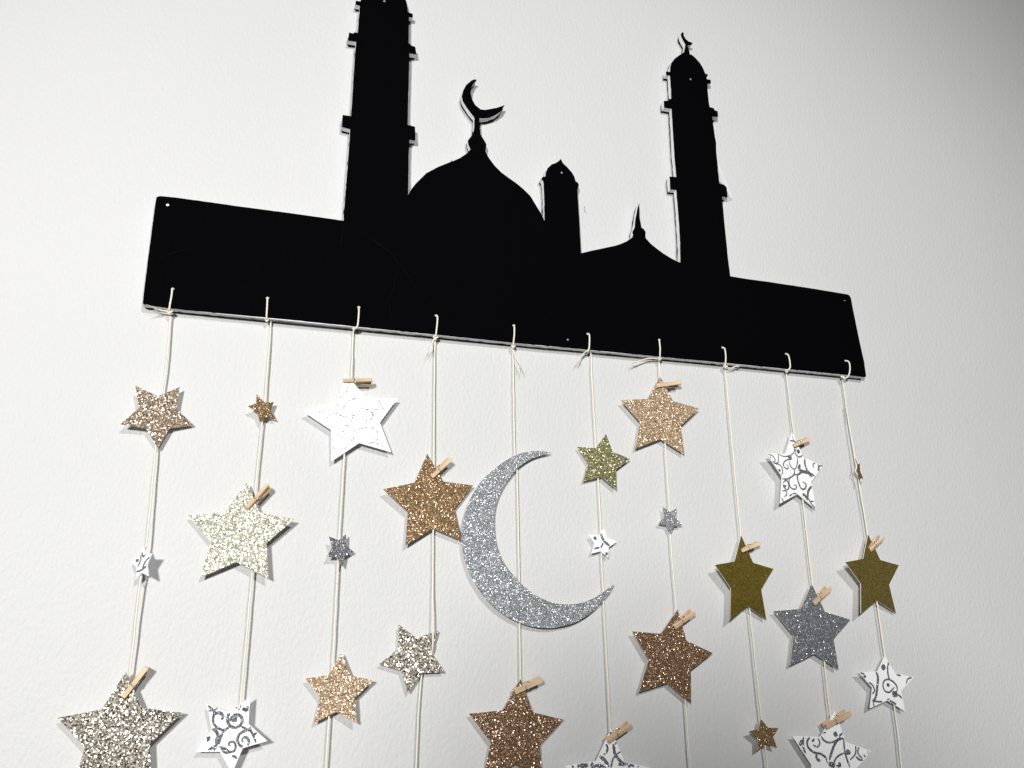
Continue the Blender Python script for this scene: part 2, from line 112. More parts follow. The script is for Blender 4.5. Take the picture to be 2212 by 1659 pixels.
'9b':((358.0,-6.0,6.1),0,0,[(3.3,29.4),(10.9,11.3),(31.0,6.1),(14.8,-6.2),(15.7,-25.4),(-1.7,-15.1),(-21.1,-22.0),(-15.9,-3.2),(-28.9,12.0),(-8.1,13.2)],[]),
'9c':((359.5,-6.2,-73.2),0,0,[(6.8,29.1),(12.0,10.5),(30.9,4.0),(13.8,-7.7),(12.6,-28.2),(-3.3,-15.5),(-22.9,-20.7),(-16.0,-1.6),(-27.4,15.8),(-6.6,14.3)],[(0.8,[(7.5,28.1),(8.2,26.0)]),(2.2,[(4.0,16.5),(5.7,13.9)]),(1.0,[(10.2,15.6),(7.2,13.8)]),(1.0,[(-2.0,16.8),(-5.3,15.6),(-5.3,12.9),(-0.8,10.6),(5.5,11.7),(10.1,12.5)]),(1.4,[(10.6,12.5),(6.5,12.2),(2.9,9.1),(-0.1,4.6),(-2.5,0.5)]),(1.0,[(10.6,12.8),(10.2,8.1),(10.3,3.3),(11.3,-0.7),(12.4,-4.5)]),(1.8,[(-23.6,15.0),(-19.2,14.7)]),(3.0,[(-22.5,12.2),(-20.8,10.9)]),(1.0,[(-19.3,14.9),(-20.3,8.9),(-19.2,4.9)]),(1.1,[(-5.5,14.2),(-12.4,14.6),(-16.6,12.7),(-16.8,8.7),(-13.0,5.6),(-8.0,4.3),(-4.9,2.1),(-4.1,-1.2)]),(0.9,[(-9.1,13.7),(-7.8,11.0),(-9.9,8.7),(-13.2,9.9)]),(2.0,[(-12.9,13.1),(-12.0,11.9)]),(1.3,[(-11.5,4.5),(-11.5,1.8),(-9.1,0.4)]),(0.9,[(9.5,4.1),(4.8,2.6),(1.8,0.4),(0.4,-2.8)]),(2.6,[(-3.3,-1.4),(1.3,-2.9)]),(1.3,[(2.1,-2.9),(5.2,-3.1),(4.2,-1.0)]),(1.3,[(12.5,5.9),(13.5,3.8),(10.4,3.9)]),(1.8,[(11.1,5.3),(13.0,4.5)]),(0.8,[(17.8,10.4),(19.0,7.0),(17.8,2.9),(13.2,-0.2)]),(0.8,[(21.8,7.5),(20.1,3.5),(23.1,0.0)]),(1.0,[(18.0,1.6),(21.2,-0.6),(25.0,0.5),(24.5,2.6)]),(2.0,[(27.6,3.8),(28.9,3.0)]),(1.0,[(-15.9,-7.2),(-11.3,-5.5),(-5.4,-6.5),(-2.7,-10.6),(-5.7,-13.0)])]),
'10a':((412.1,-9.0,115.1),104,0,[(-1.9,9.5),(-0.2,4.6),(3.1,4.7),(1.7,-0.4),(4.7,-6.8),(-0.5,-5.4),(-0.4,-8.0),(-2.6,-3.3),(-5.6,0.6),(-2.7,3.5)],[]),
'10b':((412.7,-6.9,40.2),-12,0,[(0.9,29.3),(9.4,12.2),(28.6,9.1),(14.7,-4.7),(17.7,-24.0),(-0.6,-15.3),(-19.6,-24.1),(-15.0,-4.6),(-27.6,9.5),(-8.5,12.4)],[]),
'10c':((410.2,-6.2,-29.6),-5,0,[(2.4,18.2),(8.9,7.0),(25.4,3.9),(12.1,-4.2),(12.6,-17.0),(-1.6,-9.8),(-17.7,-13.8),(-12.9,-1.6),(-22.8,8.7),(-6.5,8.5)],[(1.4,[(-8.1,8.9),(-6.8,5.2),(-8.7,-1.2),(-11.5,-7.6),(-14.8,-9.6)]),(0.8,[(-13.7,-8.2),(-14.3,-13.8)]),(3.0,[(-1.6,12.4),(0.3,9.5)]),(1.5,[(3.7,13.0),(6.2,13.5)]),(1.0,[(3.7,13.0),(2.6,7.9),(3.2,3.5),(6.8,1.2),(8.8,-1.8),(8.1,-4.7)]),(0.9,[(5.1,2.7),(0.0,3.2),(-3.1,0.8),(-2.9,-3.2),(0.8,-4.8),(4.3,-3.1),(6.7,-1.7)]),(1.6,[(-0.2,-0.1),(2.5,-0.3)]),(0.9,[(10.0,6.2),(13.0,5.4),(17.4,6.0)]),(0.8,[(24.9,3.9),(19.9,3.0),(17.6,0.1)]),(3.0,[(3.6,-6.1),(8.3,-6.0)]),(1.0,[(8.3,-6.1),(11.8,-9.2),(12.2,-12.1)]),(0.9,[(-15.0,-9.5),(-6.0,-10.3),(0.5,-8.7)]),(1.2,[(0.3,-9.8),(4.9,-12.1),(8.4,-14.8)]),(0.8,[(-22.3,8.5),(-18.1,7.0)]),(1.8,[(-18.2,6.6),(-18.1,4.8)]),(0.9,[(-17.5,2.7),(-12.9,0.4),(-11.6,-3.3),(-14.1,-5.3)]),(1.0,[(-1.7,14.6),(-3.3,11.7)])]),}
MOON_OUTER=[(177.4,116.3),(172.9,117.2),(166.7,117.2),(158.8,115.7),(152.6,113.3),(144.9,108.7),(138.1,103.3),(130.6,96.1),(125.4,88.4),(121.1,79.0),(118.8,70.6),(118.0,62.3),(118.6,54.1),(120.4,46.7),(123.9,38.4),(130.2,28.7),(137.2,21.6),(145.0,16.2),(153.6,12.2),(162.2,9.8),(170.9,9.0),(179.8,9.9),(188.1,11.9),(195.9,15.5),(203.0,20.2),(208.7,25.4),(212.9,29.9),(216.0,34.8)]
MOON_INNER=[(177.4,116.3),(171.3,114.7),(165.0,112.5),(158.7,108.8),(154.0,104.9),(150.9,101.4),(145.5,94.6),(141.3,86.8),(139.0,79.6),(138.2,72.5),(138.4,64.1),(139.8,56.6),(142.6,49.7),(146.9,43.0),(150.5,39.2),(153.3,36.1),(158.4,31.8),(165.6,27.1),(172.9,24.2),(180.3,22.8),(187.9,22.8),(195.5,24.0),(203.4,27.1),(210.6,31.3),(216.0,34.8)]
PEGS={'1c':((-56.0,-9.2,-21.7),(-46.7,-9.2,-7.8)),'2b':((-4.7,-9.0,73.9),(5.7,-9.0,87.2)),'3a':((43.5,-8.8,152.4),(60.9,-8.8,153.7)),'4a':((98.4,-8.8,96.6),(110.0,-8.8,108.2)),'5b':((148.9,-8.0,-25.6),(165.6,-8.0,-19.4)),'6c':((205.6,-8.0,-54.1),(220.4,-8.0,-45.7)),'7a':((254.6,-8.4,166.7),(273.2,-8.4,170.3)),'7c':((254.2,-8.2,8.8),(268.7,-8.2,17.9)),'8a':((307.8,-9.2,56.6),(322.3,-9.2,61.9)),'9a':((359.7,-9.2,131.0),(373.9,-9.2,137.0)),'9b':((359.4,-8.4,22.9),(374.0,-8.4,32.9)),'9c':((356.5,-8.6,-52.8),(375.8,-8.6,-45.5)),'10b':((411.7,-9.2,59.0),(424.4,-9.2,68.3)),}
FIBRE=[(211.2,-0.3,304.1),(210.5,-0.3,301.8),(211.0,-0.3,299.6),(212.2,-0.3,298.2)]
TAPE=[(325.6,-4.0,360.5),(327.1,-4.0,357.1),(331.8,-4.0,341.6),(335.6,-4.0,329.6),(333.8,-4.0,328.9),(329.7,-4.0,339.7),(325.4,-4.0,342.6)]

# ------------------------------------------------------------------ helpers
def tag(o, label=None, cat=None, group=None, kind=None):
    if label: o['label'] = label
    if cat: o['category'] = cat
    if group: o['group'] = group
    if kind: o['kind'] = kind
    return o

def link(name, data, mat=None, parent=None):
    o = bpy.data.objects.new(name, data)
    COL.objects.link(o)
    if data is not None and mat is not None and len(data.materials) == 0:
        data.materials.append(mat)
    if parent is not None:
        o.parent = parent
    return o

def mesh(name, verts, faces, smooth=False):
    m = bpy.data.meshes.new(name)
    m.from_pydata([tuple(v) for v in verts], [], faces)
    m.update()
    if smooth:
        m.polygons.foreach_set('use_smooth', [True] * len(m.polygons))
    return m

def empty(name, loc, rot=None):
    o = bpy.data.objects.new(name, None)
    COL.objects.link(o)
    o.empty_display_size = 0.01
    o.location = loc
    if rot is not None:
        o.rotation_euler = rot
    return o

class Nodes:
    def __init__(self, name):
        self.m = bpy.data.materials.new(name)
        self.m.use_nodes = True
        self.t = self.m.node_tree
        self.b = self.t.nodes['Principled BSDF']
    def new(self, kind, **kw):
        n = self.t.nodes.new(kind)
        for k, v in kw.items():
            setattr(n, k, v)
        return n
    def link(self, a, b):
        self.t.links.new(a, b)
    def set(self, **kw):
        for k, v in kw.items():
            self.b.inputs[k.replace('_', ' ')].default_value = v
    def math(self, op, a, b=0.0):
        n = self.new('ShaderNodeMath', operation=op)
        for i, x in enumerate((a, b)):
            if hasattr(x, 'links'): self.link(x, n.inputs[i])
            else: n.inputs[i].default_value = x
        return n.outputs[0]

def c4(c): return (c[0], c[1], c[2], 1.0)

# ------------------------------------------------------------------ materials
def mat_wall():
    n = Nodes('painted_wall')
    n.set(Base_Color=c4((0.60, 0.60, 0.595)), Roughness=0.6)
    tc = n.new('ShaderNodeTexCoord')
    mp = n.new('ShaderNodeMapping'); mp.inputs['Scale'].default_value = (1.0, 1.0, 0.5)
    n.link(tc.outputs['Object'], mp.inputs[0])
    a = n.new('ShaderNodeTexNoise'); a.inputs['Scale'].default_value = 360; a.inputs['Detail'].default_value = 3.0
    a.inputs['Roughness'].default_value = 0.55; a.inputs['Distortion'].default_value = 0.35
    b = n.new('ShaderNodeTexNoise'); b.inputs['Scale'].default_value = 60; b.inputs['Detail'].default_value = 2.0
    c = n.new('ShaderNodeTexNoise'); c.inputs['Scale'].default_value = 2.5; c.inputs['Detail'].default_value = 2.0
    for x in (a, b): n.link(mp.outputs[0], x.inputs['Vector'])
    n.link(tc.outputs['Object'], c.inputs['Vector'])
    h = n.math('ADD', a.outputs['Fac'], n.math('MULTIPLY', b.outputs['Fac'], 0.5))
    bp = n.new('ShaderNodeBump'); bp.inputs['Strength'].default_value = 0.5; bp.inputs['Distance'].default_value = 0.0013
    n.link(h, bp.inputs['Height']); n.link(bp.outputs[0], n.b.inputs['Normal'])
    r = n.new('ShaderNodeValToRGB')
    r.color_ramp.elements[0].position = 0.3; r.color_ramp.elements[0].color = (0.585, 0.587, 0.583, 1)
    r.color_ramp.elements[1].position = 0.7; r.color_ramp.elements[1].color = (0.615, 0.616, 0.610, 1)
    n.link(c.outputs['Fac'], r.inputs[0]); n.link(r.outputs[0], n.b.inputs['Base Color'])
    return n.m

def mat_plain(name, col, rough=0.7, var=0.0, scale=300, bump=0.0, spec=0.5, metallic=0.0):
    n = Nodes(name)
    n.set(Base_Color=c4(col), Roughness=rough, Metallic=metallic)
    n.b.inputs['Specular IOR Level'].default_value = spec
    if var or bump:
        tc = n.new('ShaderNodeTexCoord')
        a = n.new('ShaderNodeTexNoise'); a.inputs['Scale'].default_value = scale; a.inputs['Detail'].default_value = 4
        n.link(tc.outputs['Object'], a.inputs['Vector'])
        if var:
            r = n.new('ShaderNodeValToRGB')
            r.color_ramp.elements[0].position = 0.3; r.color_ramp.elements[0].color = c4([x * (1 - var) for x in col])
            r.color_ramp.elements[1].position = 0.7; r.color_ramp.elements[1].color = c4([min(1, x * (1 + var)) for x in col])
            n.link(a.outputs['Fac'], r.inputs[0]); n.link(r.outputs[0], n.b.inputs['Base Color'])
        if bump:
            bp = n.new('ShaderNodeBump'); bp.inputs['Strength'].default_value = bump; bp.inputs['Distance'].default_value = 0.0005
            n.link(a.outputs['Fac'], bp.inputs['Height']); n.link(bp.outputs[0], n.b.inputs['Normal'])
    return n.m

def mat_wood():
    n = Nodes('pale_birch')
    n.set(Roughness=0.6)
    tc = n.new('ShaderNodeTexCoord')
    mp = n.new('ShaderNodeMapping'); mp.inputs['Scale'].default_value = (60, 900, 900)
    a = n.new('ShaderNodeTexNoise'); a.inputs['Scale'].default_value = 1.0; a.inputs['Detail'].default_value = 4
    oi = n.new('ShaderNodeObjectInfo')
    n.link(tc.outputs['Object'], mp.inputs[0]); n.link(mp.outputs[0], a.inputs['Vector'])
    r = n.new('ShaderNodeValToRGB')
    r.color_ramp.elements[0].position = 0.25; r.color_ramp.elements[0].color = (0.56, 0.385, 0.225, 1)
    r.color_ramp.elements[1].position = 0.75; r.color_ramp.elements[1].color = (0.80, 0.61, 0.42, 1)
    n.link(a.outputs['Fac'], r.inputs[0])
    hs = n.new('ShaderNodeHueSaturation')
    n.link(n.math('ADD', n.math('MULTIPLY', oi.outputs['Random'], 0.3), 0.82), hs.inputs['Value'])
    n.link(r.outputs[0], hs.inputs['Color']); n.link(hs.outputs[0], n.b.inputs['Base Color'])
    return n.m

def mat_glitter(name, dark, light, size=1.0, tilt=1.0, rough=0.28, seed=0.0, bias=0.5, metal=0.4, coat=0.6):
    """loose flakes: every cell has its own tilt and its own foil colour"""
    n = Nodes(name)
    n.set(Metallic=metal, Roughness=rough)
    tc = n.new('ShaderNodeTexCoord')
    mp = n.new('ShaderNodeMapping'); mp.inputs['Location'].default_value = (seed, seed * 0.37, seed * 0.71)
    n.link(tc.outputs['Object'], mp.inputs[0])
    v = n.new('ShaderNodeTexVoronoi'); v.feature = 'F1'; v.inputs['Scale'].default_value = 1.0 / (size * 0.001)
    n.link(mp.outputs[0], v.inputs['Vector'])
    sub = n.new('ShaderNodeVectorMath', operation='SUBTRACT'); sub.inputs[1].default_value = (0.5, 0.5, 0.5)
    n.link(v.outputs['Color'], sub.inputs[0])
    sc = n.new('ShaderNodeVectorMath', operation='SCALE'); sc.inputs['Scale'].default_value = tilt
    n.link(sub.outputs[0], sc.inputs[0])
    g = n.new('ShaderNodeNewGeometry')
    ad = n.new('ShaderNodeVectorMath', operation='ADD'); n.link(g.outputs['Normal'], ad.inputs[0]); n.link(sc.outputs[0], ad.inputs[1])
    nm = n.new('ShaderNodeVectorMath', operation='NORMALIZE'); n.link(ad.outputs[0], nm.inputs[0])
    n.link(nm.outputs[0], n.b.inputs['Normal'])
    n.link(nm.outputs[0], n.b.inputs['Coat Normal'])
    n.b.inputs['Coat Weight'].default_value = coat; n.b.inputs['Coat Roughness'].default_value = 0.16
    wn = n.new('ShaderNodeTexWhiteNoise'); wn.noise_dimensions = '3D'
    n.link(v.outputs['Color'], wn.inputs['Vector'])
    r = n.new('ShaderNodeValToRGB')
    r.color_ramp.elements[0].position = max(0.0, bias - 0.4); r.color_ramp.elements[0].color = c4(dark)
    r.color_ramp.elements[1].position = min(1.0, bias + 0.4); r.color_ramp.elements[1].color = c4(light)
    n.link(wn.outputs['Value'], r.inputs[0]); n.link(r.outputs[0], n.b.inputs['Base Color'])
    return n.m

M_WALL = mat_wall()
M_BLACK = mat_plain('black_paper', (0.0016, 0.0015, 0.0020), 0.8, 0.2, 900, 0.12, 0.012)
M_FOAM = mat_plain('white_foam_core', (0.85, 0.85, 0.86), 0.8, 0.06, 600, 0.4, 0.2)
M_CARD = mat_plain('white_card', (0.92, 0.925, 0.93), 0.55, 0.02, 700, 0.05, 0.3)
M_CARDEDGE = mat_plain('cream_card_edge', (0.74, 0.71, 0.64), 0.8)
M_CORD = mat_plain('cream_cotton_cord', (0.83, 0.775, 0.65), 0.9, 0.06, 900, 0.3, 0.1)
M_WOOD = mat_wood()
M_STEEL = mat_plain('spring_steel', (0.55, 0.56, 0.57), 0.25, metallic=1.0)
M_NAIL = mat_plain('dull_nail_head', (0.30, 0.30, 0.30), 0.45, metallic=0.6)
M_FIBRE = mat_plain('dark_fibre', (0.05, 0.05, 0.05), 0.8)
GL = {
    'rose': mat_glitter('champagne_beige_glitter', (0.1155, 0.0884, 0.066), (0.6825, 0.5226, 0.39), 0.72, 1, 0.28, 1, 0.5, 0.42, 0.7),
    'copper': mat_glitter('copper_glitter', (0.1296, 0.0806, 0.0384), (0.432, 0.2688, 0.128), 0.56, 0.92, 0.28, 2, 0.5, 0.38, 0.6),
    'brown': mat_glitter('brown_copper_glitter', (0.0903, 0.0538, 0.0294), (0.3762, 0.224, 0.1225), 0.6, 1, 0.27, 2.5, 0.5, 0.38, 0.75),
    'gold': mat_glitter('warm_gold_glitter', (0.1862, 0.133, 0.0855), (0.8575, 0.6125, 0.3937), 0.62, 0.95, 0.28, 3, 0.5, 0.38, 0.65),
    'pale': mat_glitter('pale_gold_glitter', (0.2856, 0.2772, 0.2226), (1, 0.99, 0.795), 0.8, 0.85, 0.3, 4, 0.5, 0.4, 0.7),
    'mixed': mat_glitter('coarse_champagne_glitter', (0.0588, 0.0539, 0.0455), (0.966, 0.8855, 0.7475), 0.95, 1.05, 0.28, 5, 0.5, 0.5, 0.9),
    'olive': mat_glitter('olive_gold_glitter', (0.0893, 0.0836, 0.0418), (0.47, 0.44, 0.22), 0.7, 1, 0.28, 6, 0.5, 0.38, 0.75),
    'bronze': mat_glitter('dark_olive_bronze_glitter', (0.078, 0.0558, 0.0066), (0.182, 0.1302, 0.0154), 0.68, 0.75, 0.28, 7, 0.5, 0.15, 0.55),
    'edge': mat_glitter('shaded_copper_glitter', (0.09, 0.042, 0.0084), (0.21, 0.098, 0.0196), 0.75, 0.5, 0.4, 7.7, 0.5, 0, 0),  # copper of the edge-on star, grazing-light darkness painted into the colour
    'silver': mat_glitter('silver_glitter', (0.156, 0.1638, 0.1716), (0.465, 0.4883, 0.5115), 0.5, 0.88, 0.3, 8, 0.5, 0.36, 0.5),
    'grey': mat_glitter('grey_silver_glitter', (0.12, 0.126, 0.135), (0.29, 0.3045, 0.3262), 0.62, 0.85, 0.28, 9, 0.5, 0.32, 0.75),
    'swirl': mat_glitter('dark_silver_print', (0.07, 0.072, 0.082), (0.32, 0.33, 0.38), 0.55, 1, 0.3, 10, 0.5, 0.4, 0.6),
    'lit_swirl': mat_glitter('lit_silver_print', (0.05, 0.05, 0.06), (0.9, 0.9, 0.92), 0.7, 0.5, 0.4, 11, 0.37, 0.2, 0.5),  # silver print facing the lamps; its glare is painted in as near-white flakes
}

# ------------------------------------------------------------------ setting
def build_wall():
    bm = bmesh.new()
    bmesh.ops.create_cube(bm, size=1.0)
    for v in bm.verts:
        v.co = Vector((v.co.x * 5.0 + 0.3, v.co.y * 0.1 + 0.05, v.co.z * 3.4 + 1.7))
    m = bpy.data.meshes.new('wall'); bm.to_mesh(m); bm.free()
    tag(link('wall', m, M_WALL), kind='structure')
build_wall()

# ------------------------------------------------------------------ mosque cut-out
def resample(pts, step):
    out = []
    n = len(pts)
    for i in range(n):
        a, b = Vector(pts[i]), Vector(pts[(i + 1) % n])
        k = max(1, int((b - a).length / step))
        for j in range(k):
            out.append(a.lerp(b, j / k))
    return out

def circle(c, r, k=14):
    return [Vector((c[0] + r * math.cos(2 * math.pi * i / k), c[1] + r * math.sin(2 * math.pi * i / k))) for i in range(k)]

def slab(name, loops, y0, y1):
    """flat plate between depths y0 (back) and y1 (front); loops[0] outline, rest holes"""
    flat = [p for l in loops for p in l]
    tris = tessellate_polygon([[Vector((p[0], p[1], 0)) for p in l] for l in loops])
    n = len(flat)
    vs = [P(p[0], -y1, p[1]) for p in flat] + [P(p[0], -y0, p[1]) for p in flat]
    fs = []
    for t in tris:
        a, b, c = [flat[i] for i in t]
        cr = (b[0] - a[0]) * (c[1] - a[1]) - (b[1] - a[1]) * (c[0] - a[0])
        t = tuple(t) if cr > 0 else tuple(reversed(t))
        fs.append(t); fs.append(tuple(i + n for i in reversed(t)))
    k = 0
    for l in loops:
        m = len(l)
        for i in range(m):
            j = (i + 1) % m
            fs.append((k + i, k + j, n + k + j, n + k + i))
        k += m
    me = mesh(name, vs, fs)
    bm = bmesh.new(); bm.from_mesh(me); bmesh.ops.recalc_face_normals(bm, faces=bm.faces); bm.to_mesh(me); bm.free()
    return me

def jitter(pts, amp, seed):
    out = []
    for p in pts:
        a = noise.noise(Vector((p[0] * 0.35, p[1] * 0.35, seed))) + 0.6 * noise.noise(Vector((p[0] * 1.1, p[1] * 1.1, seed + 7)))
        b = noise.noise(Vector((p[0] * 0.35, p[1] * 0.35, seed + 20))) + 0.6 * noise.noise(Vector((p[0] * 1.1, p[1] * 1.1, seed + 27)))
        out.append(Vector((p[0] + a * amp, p[1] + b * amp)))
    return out

def tube(name, pts, r, k=8, twist=0.0, lobes=0.0, taper=None, wob=0.0):
    """round cord along pts (metres); lobes/twist give the two-ply lay"""
    n = len(pts)
    vs, fs = [], []
    prev = None
    dist = 0.0
    for i in range(n):
        t = (pts[min(i + 1, n - 1)] - pts[max(i - 1, 0)]).normalized()
        if prev is None:
            ref = Vector((0, 1, 0)) if abs(t.y) < 0.9 else Vector((1, 0, 0))
            u = t.cross(ref).normalized()
        else:
            u = (prev - t * prev.dot(t)).normalized()
        prev = u
        w = t.cross(u)
        if i: dist += (pts[i] - pts[i - 1]).length
        rr = r * (taper(i / (n - 1)) if taper else 1.0)
        for j in range(k):
            a = 2 * math.pi * j / k
            m = 1.0 + lobes * math.cos(2 * (a - twist * dist))
            vs.append(pts[i] + (u * math.cos(a) + w * math.sin(a)) * rr * m)
    for i in range(n - 1):
        for j in range(k):
            j2 = (j + 1) % k
            fs.append((i * k + j, i * k + j2, (i + 1) * k + j2, (i + 1) * k + j))
    fs.append(tuple(range(k - 1, -1, -1)))
    fs.append(tuple((n - 1) * k + j for j in range(k)))
    return mesh(name, vs, fs, True)

def spline(pts, step):
    """Catmull-Rom through 3-D points, sampled about every `step`"""
    out = []
    n = len(pts)
    for i in range(n - 1):
        p0, p1, p2, p3 = pts[max(i - 1, 0)], pts[i], pts[i + 1], pts[min(i + 2, n - 1)]
        L = (p2 - p1).length
        # centripetal-like: shorten tangents when neighbours are much farther
        t1 = (p2 - p0); t2 = (p3 - p1)
        t1 = t1.normalized() * L if t1.length > 0 else t1
        t2 = t2.normalized() * L if t2.length > 0 else t2
        k = max(1, int(L / step))
        for j in range(k):
            s = j / k
            h1 = 2 * s**3 - 3 * s**2 + 1; h2 = s**3 - 2 * s**2 + s; h3 = -2 * s**3 + 3 * s**2; h4 = s**3 - s**2
            out.append(p1 * h1 + t1 * h2 + p2 * h3 + t2 * h4)
    out.append(pts[-1].copy())
    return out

B_FRONT, B_BACK = 7.2, 1.6
board = empty('mosque_cutout', P(230, -4, 280))
tag(board, 'black foam board silhouette of a mosque with domes and minarets pinned to the white wall', 'wall decoration')
def to_parent(o, parent):
    o.parent = parent
    o.matrix_parent_inverse = Matrix.Translation(-parent.location)
    return o
OUT = resample([Vector(p) for p in BOARD], 3.0)
HOLES = [circle(MARKS['hole'], 0.95)] + [circle((s[0][1][0], s[0][1][2]), 1.0, 10) for s in STRINGS.values()]
fr = jitter(OUT, 0.10, 3.0)
to_parent(link('front_sheet', slab('front_sheet', [fr] + HOLES, B_FRONT - 0.5, B_FRONT), M_BLACK), board)
to_parent(link('foam_core', slab('foam_core', [jitter(OUT, 0.45, 9.0)] + HOLES, B_BACK + 1.15, B_FRONT - 0.5), M_FOAM), board)
to_parent(link('back_sheet', slab('back_sheet', [jitter(OUT, 0.42, 15.0)] + HOLES, B_BACK, B_BACK + 1.15), M_BLACK), board)
M_CREASE = mat_plain('creased_black_paper', (0.006, 0.0065, 0.0075), 0.7, spec=0.05)
for ci, cr in enumerate(CREASES):
    pts = spline([P(x, -B_FRONT + 0.02, z) for x, z in cr], 3 * U)
    pts = [p + Vector((noise.noise(p * 300), 0, noise.noise(p * 300 + Vector((5, 0, 0))))) * 0.0006 for p in pts]
    to_parent(link('crease', tube('crease', pts, 0.13 * U, 5, taper=lambda s: max(0.15, math.sin(math.pi * s))), M_CREASE), board)

NAIL_LABEL = {
    'n1': 'grey nail head in the small domed turret between the two domes',
    'n2': 'grey nail head near the top of the right minaret',
    'n3': 'pale nail head at the very top of the tall left minaret',
    'n4': 'tiny pale nail head just above the bottom edge near the sixth string',
    'n5': 'tiny nail head in the right upper corner of the black board',
}
def nail(key, r):
    x, z = MARKS[key]
    vs, fs = [], []
    prof = [(0.0, 0.55), (0.5, 0.5), (0.85, 0.3), (1.0, 0.0)]
    k = 12
    for (rr, d) in prof:
        for j in range(k):
            a = 2 * math.pi * j / k
            vs.append(Vector((r * rr * U * math.cos(a), -d * r * U, r * rr * U * math.sin(a))))
    for i in range(len(prof) - 1):
        for j in range(k):
            j2 = (j + 1) % k
            fs.append((i * k + j, (i + 1) * k + j, (i + 1) * k + j2, i * k + j2))
    o = link('nail', mesh('nail', vs, fs, True), M_NAIL)
    o.location = P(x, -B_FRONT, z)
    tag(o, NAIL_LABEL[key], 'nail', 'nails holding the mosque board to the wall')
for key, r in (('n1', 0.95), ('n2', 0.95), ('n3', 1.0), ('n4', 0.85), ('n5', 0.6)):
    nail(key, r)

# ------------------------------------------------------------------ strings
ORD = {1: 'first string from the left', 2: 'second string from the left', 3: 'third string from the left', 4: 'fourth string from the left',
       5: 'fifth string from the left', 6: 'sixth string from the left', 7: 'seventh string from the left', 8: 'third string from the right',
       9: 'second string from the right', 10: 'rightmost string'}
STR_LABEL = {
    1: 'leftmost cream string, knotted at the board corner, carrying the beige champagne star at its top',
    2: 'cream string second from left with the tiny copper star above the large pale gold star',
    3: 'cream string third from left holding the large white star with a level clothespin',
    4: 'cream string passing in front of the pale champagne star left of the moon',
    5: 'cream string running behind the silver crescent moon to the copper star below it',
    6: 'cream string with the olive gold star and a tiny white star under it',
    7: 'cream string with the short hang to the warm gold star close under the board',
    8: 'cream string with a long bare run down to the left dark olive star',
    9: 'cream string with three large stars, the topmost white with dark scrolls',
    10: 'rightmost cream string with a tiny copper star seen edge on',
}
R_CORD = 0.51 * U
rng = random.Random(5)
def rough_path(pts, amp, f):
    return [p + Vector((noise.noise(p * f), 0.4 * noise.noise(p * f + Vector((9, 0, 0))), noise.noise(p * f + Vector((0, 9, 0))))) * amp for p in pts]

for k, (loop, hang, tail) in STRINGS.items():
    loop = [P(*p) for p in loop]; hang = [P(*p) for p in hang]; tail = [P(*p) for p in tail]
    # the hanging cord is the thing, the loop through the board, the knot and the frayed end are its parts
    hp = spline([loop[-1].lerp(hang[0], 0.35)] + hang, 1.0 * U)
    hp = rough_path(hp, 0.18 * U, 60.0)
    root_loc = hp[0].copy()
    def loc_mesh(nm, pts, r, **kw):
        return tube(nm, [p - root_loc for p in pts], r, **kw)
    s = link('string', loc_mesh('string', hp, R_CORD, k=8, twist=900.0, lobes=0.10), M_CORD)
    s.location = root_loc
    tag(s, STR_LABEL[k], 'string', 'cream strings hanging from the mosque board')
    lp = rough_path(spline(loop, 0.7 * U), 0.08 * U, 120.0)
    link('loop', loc_mesh('loop', lp, R_CORD * 1.08, k=8, twist=900.0, lobes=0.10), M_CORD, s)
    # overhand knot: a tight trefoil
    kc = loop[-1].lerp(hang[0], 0.4) + Vector((0, -0.5 * U, 0))
    if k in (2,):
        kc = loop[-1] + Vector((0.3 * U, 0.9 * U, -0.3 * U))
    sz = 0.8 * U if k in (2, 3, 6) else (1.35 * U if k in (1, 4, 8) else 1.1 * U)
    kp = []
    ph = rng.uniform(0, 6)
    for i in range(49):
        t = 2 * math.pi * i / 48 + ph
        q = Vector((math.sin(t) + 1.5 * math.sin(2 * t), -math.sin(3 * t) * 0.8, math.cos(t) - 1.5 * math.cos(2 * t)))
        kp.append(kc + q * (sz * 0.42))
    link('knot', loc_mesh('knot', kp, R_CORD * 0.95, k=7), M_CORD, s)
    if len(tail) > 1:
        tp = spline(tail, 0.7 * U)
        fe = link('tail', loc_mesh('tail', tp, R_CORD * 0.85, k=7, twist=900.0, lobes=0.12), M_CORD, s)
        d = (tp[-1] - tp[-3]).normalized()
        for q in range(9):
            L = rng.uniform(2.6, 5.6) * U
            spread = Vector((rng.uniform(-1, 1), rng.uniform(-0.7, 0.7), rng.uniform(-1, 0.7)))
            fp = [tp[-2]]
            for j in range(1, 7):
                fp.append(tp[-2] + d * (L * j / 6) + spread * (L * 0.55 * (j / 6) ** 1.6) + Vector((0, 0, -L * 0.2 * (j / 6) ** 2)))
            link('frayed_thread', loc_mesh('frayed_thread', fp, R_CORD * 0.42, k=5, taper=lambda s_: 1 - 0.6 * s_), M_CORD, fe)

# ------------------------------------------------------------------ paper stars
def basis(phi, th):
    a, b = math.radians(phi), math.radians(th)
    n = Vector((-math.sin(a) * math.cos(b), -math.cos(a) * math.cos(b), math.sin(b)))
    u = Vector((math.cos(a), -math.sin(a), 0))
    v = n.cross(u)
    if v.z < 0: v = -v
    return u, v, n

